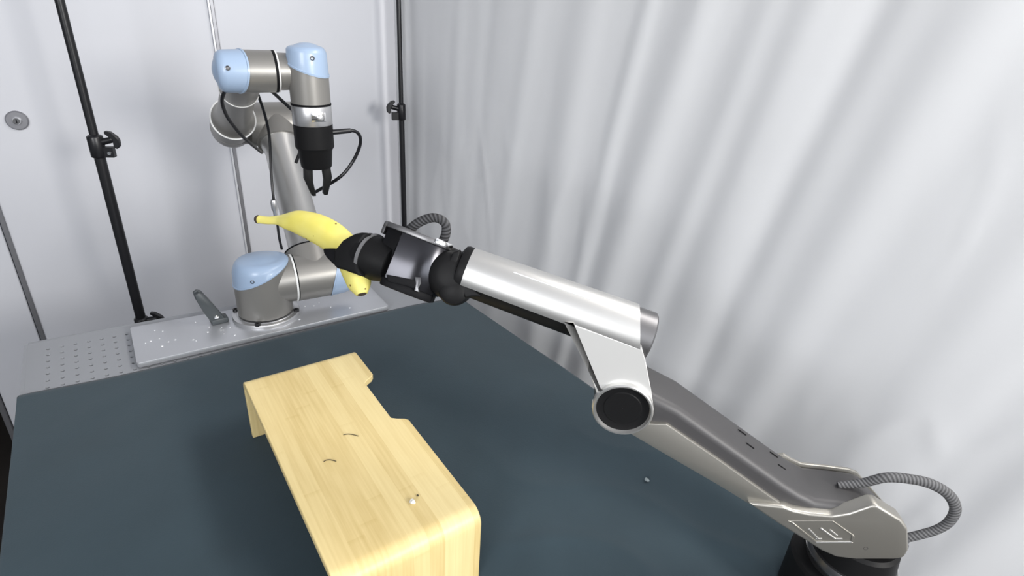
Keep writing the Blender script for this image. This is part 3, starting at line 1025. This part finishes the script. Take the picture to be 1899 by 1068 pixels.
# base
bb = MB().revolve((0.012, 0, 0), (0, 0, 1), [(0, 0.064), (0.070, 0.064), (0.074, 0.061), (0.074, 0.03)], 56)
base = AP(bb, 'base_housing', 'black_matte')
AP(MB().revolve((0.008, 0, 0), (0, 0, 1), [(0.074, 0.050), (0.082, 0.052), (0.086, 0.052), (0.092, 0.049)], 56), 'turntable', 'gunmetal_dark')
AP(MB().revolve((0.008, 0, 0), (0, 0, 1), [(0.0825, 0.050), (0.0825, 0.0532), (0.0850, 0.0532), (0.0850, 0.050)], 56), 'turntable_ring', 'chrome')
AP(MB().revolve((0.006, 0, 0), (0, 0, 1), [(0.0915, 0.047), (0.118, 0.044), (0.122, 0.040)], 56), 'turntable_neck', 'black_matte')

# lower link: dark body with rounded top, silver side cover
tl = lambda u: 0.2391 + (u - 0.1806) * 0.607
body_poly = [(0.330, 0.268), (0.262, 0.228), (0.165, 0.178), (0.088, 0.134), (0.050, 0.119), (-0.016, 0.131), (-0.040, 0.1325),
             (0.0200, 0.1875), (0.030, 0.1902), (0.058, 0.1888), (0.086, 0.1868), (0.105, 0.1945), (0.125, tl(0.125)), (0.1806, 0.2391), (0.262, tl(0.262)), (0.312, 0.309)]
bod = AP(MB().prism(body_poly, -0.037, 0.029), 'lower_link', 'link_grey', bevel=0.016, bseg=4, bang=50)
cover_link = [(0.3276, 0.256), (0.263, 0.2238), (0.201, 0.1936), (0.1631, 0.1738), (0.1277, 0.1611), (0.1103, 0.1752), (0.1202, 0.178), (0.1379, 0.1877), (0.2089, 0.2314), (0.2741, 0.2699), (0.292, 0.2671)]
AP(MB().prism(cover_link, 0.024, 0.034), 'link_cover', 'silver_warm', bevel=0.0012)
cover_base = [(0.1648, 0.1784), (0.1245, 0.1546), (0.0873, 0.1351), (0.0669, 0.1238), (0.0479, 0.1176), (0.0258, 0.1199), (-0.0131, 0.1305), (-0.0226, 0.1359), (-0.0233, 0.148), (-0.0119, 0.1804), (-0.0005, 0.1922), (0.0297, 0.2076), (0.0359, 0.2052), (0.0542, 0.1889), (0.0707, 0.1805), (0.094, 0.1782), (0.1123, 0.1789), (0.1241, 0.1822)]
cvb = AP(MB().prism(cover_base, 0.020, 0.0395), 'base_cover', 'silver_warm', bevel=0.0055, bseg=4, bang=20)
back_ = [(0.165, 0.177), (0.088, 0.133), (0.050, 0.117), (-0.016, 0.129), (-0.041, 0.1325), (0.0190, 0.1880), (0.030, 0.1912), (0.058, 0.1900), (0.086, 0.1880), (0.100, 0.1930), (0.110, 0.1985)]
AP(MB().prism(back_, -0.0405, -0.036), 'base_cover', 'silver_warm', bevel=0.001)
# embossed emblem: a slanted frame with three raised strokes
Y0 = 0.0392
em = [(0.1153, 0.1631), (0.0684, 0.1748), (0.0394, 0.1574), (0.0373, 0.1463), (0.0777, 0.1366)]
def inset(poly, f):
    cx = sum(p[0] for p in poly) / len(poly)
    cz = sum(p[1] for p in poly) / len(poly)
    return [(cx + (x - cx) * f, cz + (z - cz) * f) for x, z in poly]
fr_ = MB()
io = inset(em, 0.90)
for i in range(len(em)):
    j = (i + 1) % len(em)
    fr_.prism([em[i], em[j], io[j], io[i]], Y0 - 0.001, Y0 + 0.0011)
emb = AP(fr_, 'emblem_frame', 'silver_warm', cvb, bevel=0.0002, bseg=1)
def stroke(a, b, w):
    d = Vector((b[0] - a[0], b[1] - a[1]))
    n_ = Vector((-d.y, d.x)).normalized() * w / 2
    return [(a[0] + n_.x, a[1] + n_.y), (b[0] + n_.x, b[1] + n_.y), (b[0] - n_.x, b[1] - n_.y), (a[0] - n_.x, a[1] - n_.y)]
for seg_ in [[(0.0903, 0.156), (0.0748, 0.1419)], [(0.078, 0.16), (0.0567, 0.1466)], [(0.0677, 0.16), (0.0573, 0.1528)], [(0.0765, 0.1369), (0.0392, 0.1467)], [(0.0785, 0.1419), (0.0716, 0.1436)], [(0.0581, 0.1472), (0.0502, 0.1492)]]:
    AP(MB().prism(stroke(seg_[0], seg_[1], 0.0022), Y0 - 0.001, Y0 + 0.0013), 'emblem_stroke', 'silver', emb, bevel=0.0003, bseg=1)
sx, szz = (0.0217, 0.1404)
AP(MB().revolve((sx, Y0 - 0.001, szz), (0, 1, 0), [(0, 0.0028), (0.0012, 0.0028), (0.0014, 0.0022), (0.0008, 0.001)], 14), 'screw', 'gunmetal_dark', cvb)
# vent slots on the top of the link
dsl = Vector((1, 0, 0.607)).normalized()
nsl = Vector((-0.607, 0, 1)).normalized()
for u, w in ((0.173, -0.020), (0.166, -0.002), (0.1285, -0.021), (0.1215, -0.005)):
    pz = max(tl(u), 0)
    q = [(-0.0055, -0.0012), (0.0055, -0.0012), (0.0068, 0), (0.0055, 0.0012), (-0.0055, 0.0012), (-0.0068, 0)]
    if True:
        AP(MB().prism_on(q, (u, w, pz), dsl, (0, 1, 0), nsl, -0.002, 0.0006), 'vent_slot', 'dark_void', bod)
    else:
        AP(MB().prism_on(q, (u, w, 0.1945 + 0.0005), Vector((1, 0, 0.45)).normalized(), (0, 1, 0), Vector((-0.45, 0, 1)).normalized(), -0.002, 0.0006), 'vent_slot', 'dark_void', bod)

# elbow
EC = (0.3262, 0.2835)
AP(MB().revolve((EC[0], -0.037, EC[1]), (0, 1, 0), [(0, 0.031), (0.003, 0.0335), (0.070, 0.0335)], 48), 'elbow_hub', 'gunmetal_dark')
AP(MB().revolve((EC[0], 0.031, EC[1]), (0, 1, 0), [(0, 0.0345), (0.0075, 0.0345), (0.0088, 0.0332), (0.0088, 0.0316), (0.006, 0.0305), (0.003, 0.029)], 56), 'elbow_ring', 'silver')
AP(MB().revolve((EC[0], 0.030, EC[1]), (0, 1, 0), [(0, 0.0305), (0.0062, 0.0303), (0.0050, 0.026), (0.0046, 0.022), (0.0056, 0.021), (0.0056, 0.0001)], 48, False), 'elbow_cap', 'black_matte')

# forearm: dark tapered tube, silver half shell with a skirt down to the elbow
FA, FB = Vector((0.3020, 0, 0.3590)), Vector((0.5250, 0, 0.4145))
fx = (FB - FA).normalized()
fz = Vector((0, 1, 0)).cross(fx) * -1
if fz.z < 0:
    fz = -fz
flen = (FB - FA).length
rad_f = lambda t: 0.0300 + (0.0262 - 0.0300) * t / flen
AP(MB().revolve(FA, fx, [(0.0055, 0.020), (0.0055, rad_f(0) - 0.002), (0.0075, rad_f(0)), (flen, rad_f(flen))], 56), 'forearm_tube', 'gunmetal')
AP(MB().revolve(FA, fx, [(0.036, rad_f(0.036) + 0.0004), (flen, rad_f(flen) + 0.0004)], 56, False), 'forearm_liner', 'black_matte')


def shell(t0, t1, a0, a1, dr, th, slant=0.0):
    b = MB()
    nt_, na = 40, 36
    for side in (0, 1):
        for i in range(nt_ + 1):
            for k in range(na + 1):
                a = radians(a0 + (a1 - a0) * k / na)      # 0 = towards camera, 90 = up
                tt0 = t0 + slant * (sin(a) - 0.0)
                t = tt0 + (t1 - tt0) * i / nt_
                r = rad_f(t) + dr - th * side
                b.v.append(FA + fx * t + (Vector((0, 1, 0)) * cos(a) + fz * sin(a)) * r)
    n = (nt_ + 1) * (na + 1)
    I = lambda s_, i, k: s_ * n + i * (na + 1) + k
    for i in range(nt_):
        for k in range(na):
            b.f.append((I(0, i, k), I(0, i + 1, k), I(0, i + 1, k + 1), I(0, i, k + 1)))
            b.f.append((I(1, i, k), I(1, i, k + 1), I(1, i + 1, k + 1), I(1, i + 1, k)))
        for k in (0, na):
            b.f.append((I(0, i, k), I(1, i, k), I(1, i + 1, k), I(0, i + 1, k)))
    for k in range(na):
        for i in (0, nt_):
            b.f.append((I(0, i, k), I(0, i, k + 1), I(1, i, k + 1), I(1, i, k)))
    return b


sh = AP(shell(0.017, flen - 0.004, -6, 190, 0.0030, 0.0022, 0.013), 'forearm_shell', 'silver', ang=40)
MBs = MB().tube([FA + fx * t + (Vector((0, 1, 0)) * cos(radians(62)) + fz * sin(radians(62))) * (rad_f(t) + 0.0030) for t in (0.085, 0.13, 0.175)], 0.0007, 6, sub=3)
AP(MBs, 'shell_glint', 'trim_light', sh)  # highlight of a groove edge, painted as a thin pale line
skirt = [(0.3938, 0.3839), (0.3891, 0.3737), (0.381, 0.3541), (0.3693, 0.3252), (0.3555, 0.2924)]
skirt += circle(EC[0], EC[1], 0.0352, 20, -200, 14)[1:-1]
skirt += [(0.2974, 0.3086), (0.3103, 0.3484), (0.3188, 0.3692)]
skirt_top = [(FA + fx * t).xz for t in (0.0175, 0.101)]
sk_poly = skirt + [(p[0], p[1] + 0.0) for p in skirt_top]
AP(MB().prism(sk_poly, 0.0295, 0.0328), 'elbow_bracket', 'bracket_silver', bevel=0.0006, bseg=1)
AP(MB().prism([(x * 0.97 + 0.0098, z) for x, z in sk_poly], 0.020, 0.0296), 'bracket_liner', 'gunmetal_dark', bevel=0.0006, bseg=1)

# wrist: collar, knuckle, block (frame rolled about the arm so that its face looks up to the camera side)
WO = Vector((0.578, 0.0, 0.4157))
aW, wW, bW = Vector((0.96228, 0.0, 0.27208)), Vector((-0.12773, 0.88295, 0.45176)), Vector((-0.24023, -0.46947, 0.84964))
AP(MB().revolve(FB, fx, [(-0.006, 0.0288), (0.002, 0.0292), (0.005, 0.0280), (0.008, 0.022)], 48), 'wrist_collar', 'black_matte')
fork = [(-0.0417, 0.0328), (-0.0339, 0.0265), (-0.033, 0.0075), (-0.0417, 0.0019), (-0.0532, -0.0045), (-0.0656, -0.0164), (-0.0728, -0.0116), (-0.0826, -0.0071), (-0.0648, -0.0013), (-0.0558, 0.0036), (-0.0482, 0.0115), (-0.0435, 0.02)]
AP(MB().prism_on(fork, WO, aW, bW, wW, 0.020, 0.0300), 'wrist_fork', 'black_matte', bevel=0.0025, bseg=3)
AP(MB().prism_on(fork, WO, aW, bW, wW, -0.0300, -0.020), 'wrist_fork', 'black_matte', bevel=0.0025, bseg=3)
ka, kb = (-0.0405, 0.0024)
AP(MB().revolve(WO + aW * ka + bW * kb, wW, [(-0.028, 0.022), (-0.024, 0.028), (0.012, 0.0290), (0.022, 0.0265), (0.028, 0.021), (0.031, 0.012), (0.0315, 0.001)], 48), 'wrist_knuckle', 'black_matte')
ka, kb = (-0.0503, -0.0115)
AP(MB().revolve(WO + aW * ka + bW * kb, wW, [(-0.028, 0.012), (-0.024, 0.017), (0.020, 0.0185), (0.027, 0.0165), (0.0300, 0.012), (0.031, 0.001)], 40), 'knuckle_cap', 'black_matte')
D = [(0.0270, -0.028), (0.0270, 0.0275), (0.0255, 0.0290), (0.0040, 0.0300), (-0.006, 0.0290), (-0.015, 0.0262), (-0.022, 0.0225), (-0.028, 0.0175), (-0.0325, 0.0110), (-0.0345, 0.004)]
D += [(a, -w) for a, w in D[::-1][1:-2]] + [(0.0255, -0.029)]
blk = AP(MB().prism_on(D, WO, aW, wW, bW, -0.0275, 0.0265), 'wrist_block', 'block_metal', bevel=0.0010, ang=32, bang=55)
Dp = [(0.0520, -0.014), (0.0520, 0.012), (0.0460, 0.0225), (0.030, 0.0290), (0.0040, 0.0310), (-0.010, 0.0295), (-0.022, 0.0240), (-0.030, 0.0160), (-0.0355, 0.004)]
Dp += [(a, -w) for a, w in Dp[::-1][:-1]]
tp = AP(MB().prism_on(Dp, WO, aW, wW, bW, 0.0265, 0.0325), 'wrist_top_plate', 'gunmetal', bevel=0.0012)
AP(MB().prism_on([(0.0530, -0.012), (0.0530, 0.012), (0.0490, 0.014), (0.0490, -0.014)], WO, aW, wW, bW, 0.0175, 0.0315), 'plate_lip', 'gunmetal', tp, bevel=0.001)
AP(MB().prism_on([(-0.012, 0.0285), (-0.012, 0.0312), (-0.0235, 0.0256), (-0.031, 0.0180), (-0.0285, 0.0160), (-0.022, 0.022)], WO, aW, wW, bW, 0.0270, 0.0345), 'bright_plate', 'chrome', tp, bevel=0.0008)
bt = [(0.0300, -0.024), (0.0300, 0.024), (0.022, 0.0285), (0.0, 0.0290), (-0.018, 0.0245), (-0.030, 0.014), (-0.030, -0.014), (-0.018, -0.0245), (0.0, -0.0290), (0.022, -0.0285)]
AP(MB().prism_on(bt, WO, aW, wW, bW, -0.0365, -0.0270), 'wrist_bottom_plate', 'black_rub', bevel=0.0015)
rec = [(0.025, -0.0238), (0.0138, -0.0213), (-0.0102, -0.017), (-0.011, -0.0257), (-0.0081, -0.0262), (0.0199, -0.0302)]
AP(MB().prism_on(rec, WO, aW, bW, wW, 0.020, 0.0302), 'latch_recess', 'black_rub', blk, bevel=0.0006)
tab_ = [(-0.0053, -0.0145), (-0.0116, -0.0126), (-0.0143, -0.0193), (-0.0138, -0.0246), (-0.0167, -0.0286), (-0.0105, -0.0291), (-0.0093, -0.0212)]
AP(MB().prism_on(tab_, WO, aW, bW, wW, 0.020, 0.0306), 'latch_tab', 'gunmetal_dark', blk, bevel=0.0006)

AP(MB().prism_on([(0.026, -0.018), (0.047, -0.014), (0.047, 0.012), (0.026, 0.018)], WO, aW, wW, bW, -0.020, 0.0270), 'wrist_core', 'black_rub', bevel=0.002)
# gripper (turned a little away from the camera about the block)
GO = Vector((0.6358, 0.0, 0.4176))
gx, wG, bG = Vector((0.94793, -0.30199, 0.10116)), Vector((0.20909, 0.8297, 0.51757)), Vector((-0.24023, -0.46947, 0.84964))
AP(MB().revolve(GO, gx, [(-0.034, 0.012), (-0.031, 0.0215), (-0.020, 0.0235), (-0.012, 0.0255), (0.0, 0.0262)], 48), 'gripper_body', 'black_matte')
AP(MB().revolve(GO, gx, [(-0.0005, 0.0250), (-0.0005, 0.0276), (0.0030, 0.0278), (0.0034, 0.0250)], 48), 'gripper_ring', 'grey_ring')
AP(MB().revolve(GO, gx, [(0.0032, 0.0266), (0.0100, 0.0260), (0.0105, 0.020)], 48), 'gripper_collar', 'black_matte')
jaw = [(-0.013, -0.0241), (-0.0036, -0.0242), (0.004, -0.0249), (0.0151, -0.0249), (0.0226, -0.0262), (0.0281, -0.0248), (0.0356, -0.0078), (0.0329, -0.0048), (0.0315, -0.001), (0.0291, 0.0059), (0.0227, 0.0127), (0.016, 0.0187), (0.009, 0.0223), (0.0007, 0.0247), (0.0045, 0.0128), (0.005, 0.0007), (0.0019, -0.0076), (-0.004, -0.0168)]
fin = [(0.0245, -0.0255), (0.033, -0.0231), (0.0429, -0.0198), (0.0487, -0.0163), (0.0523, -0.0115), (0.0342, -0.0056)]
for y0, y1 in ((0.0115, 0.0245), (-0.0245, -0.0115)):
    j = AP(MB().prism_on(jaw, GO, gx, bG, wG, y0, y1), 'gripper_jaw', 'black_matte', bevel=0.0045, bseg=4, bang=40)
    AP(MB().prism_on(fin, GO, gx, bG, wG, y0 + 0.001, y1 - 0.0025), 'finger_pad', 'black_rub', j, bevel=0.002, bseg=2, bang=40)
# braided cables
l1 = [(0.5965, 0.4471), (0.5918, 0.4537), (0.5813, 0.4628), (0.5672, 0.4697), (0.5564, 0.469), (0.5501, 0.4626), (0.5506, 0.4508), (0.5557, 0.4388)]
AP(MB().tube([(u, -0.012, z) for u, z in l1], [0.0055] * 8, 14, ref=(0, 1, 0), flat=0.62, uv=True), 'wrist_cable_loop', 'braid_dark')
l2 = [(0.0539, 0.1907), (0.0414, 0.1945), (0.0256, 0.2025), (0.0089, 0.2166), (-0.0137, 0.22), (-0.0391, 0.2182), (-0.063, 0.2068), (-0.0776, 0.1877), (-0.0787, 0.1666), (-0.0704, 0.1509), (-0.0563, 0.1389), (-0.0418, 0.1286)]
yy = [-0.004, -0.004, -0.003, 0, 0, 0, 0, 0, 0, 0, 0, 0]
AP(MB().tube([(p[0], y, p[1] + (0.0 if i > 2 else 0.0)) for i, (p, y) in enumerate(zip(l2, yy))], [0.0048, 0.0055, 0.0062, 0.0066] + [0.0064] * 8, 14, ref=(0, 1, 0), flat=0.7, uv=True), 'base_cable_loop', 'braid_grey')
AP(MB().revolve((l2[-1][0] + 0.016, 0, l2[-1][1] - 0.004), (-1, 0, 0.25), [(0, 0.009), (0.016, 0.009), (0.018, 0.007)], 20), 'cable_gland', 'gunmetal_dark')

# ------------------------------------------------------------------ banana held by the gripper
bn = thing('banana', 'yellow banana gripped crosswise by the black gripper of the silver arm', 'banana', AB, radians(140))
ctr = [(0.1793, -0.0099), (0.1647, -0.0067), (0.1494, -0.0017), (0.1345, 0.0016), (0.1167, 0.0059), (0.087, 0.007), (0.0576, 0.0033), (0.0308, -0.0072), (0.0132, -0.0216), (0.0011, -0.035), (-0.0065, -0.0444)]
rr = [0.0052, 0.0050, 0.0060, 0.0105, 0.0148, 0.0178, 0.0182, 0.0180, 0.0172, 0.0142, 0.0070]


def banana_mesh():
    P, R = smooth_path([GO + gx * u + bG * z for u, z in ctr], rr, 7)
    b = MB()
    seg = 20
    n = len(P)
    for i in range(n):
        t = (P[min(i + 1, n - 1)] - P[max(i - 1, 0)]).normalized()
        w = wG
        q = t.cross(w)
        for k in range(seg):
            a = 2 * pi * k / seg
            f = 1 + 0.035 * cos(5 * a + 0.4)
            b.v.append(P[i] + (w * cos(a) * 0.80 + q * sin(a)) * R[i] * f)
    for i in range(n - 1):
        for k in range(seg):
            k2 = (k + 1) % seg
            b.f.append((i * seg + k, i * seg + k2, (i + 1) * seg + k2, (i + 1) * seg + k))
    b.f.append(tuple(range(seg))[::-1])
    b.f.append(tuple((n - 1) * seg + k for k in range(seg)))
    return b, P, R


b_, P_, R_ = banana_mesh()
b_.build('peel', 'banana', bn, ang=60)
t0 = (P_[0] - P_[2]).normalized()
MB().revolve(P_[0] - t0 * 0.001, t0, [(0, 0.0053), (0.002, 0.0056), (0.004, 0.0044), (0.0045, 0.001)], 14).build('stem_end', 'brown_tip', bn, label='dark dry stem end')
t1 = (P_[-1] - P_[-4]).normalized()
MB().revolve(P_[-1] - t1 * 0.002, t1, [(0, 0.0060), (0.002, 0.0054), (0.0032, 0.0036), (0.0036, 0.001)], 14).build('blossom_tip', 'brown_tip', bn, label='black blossom tip')
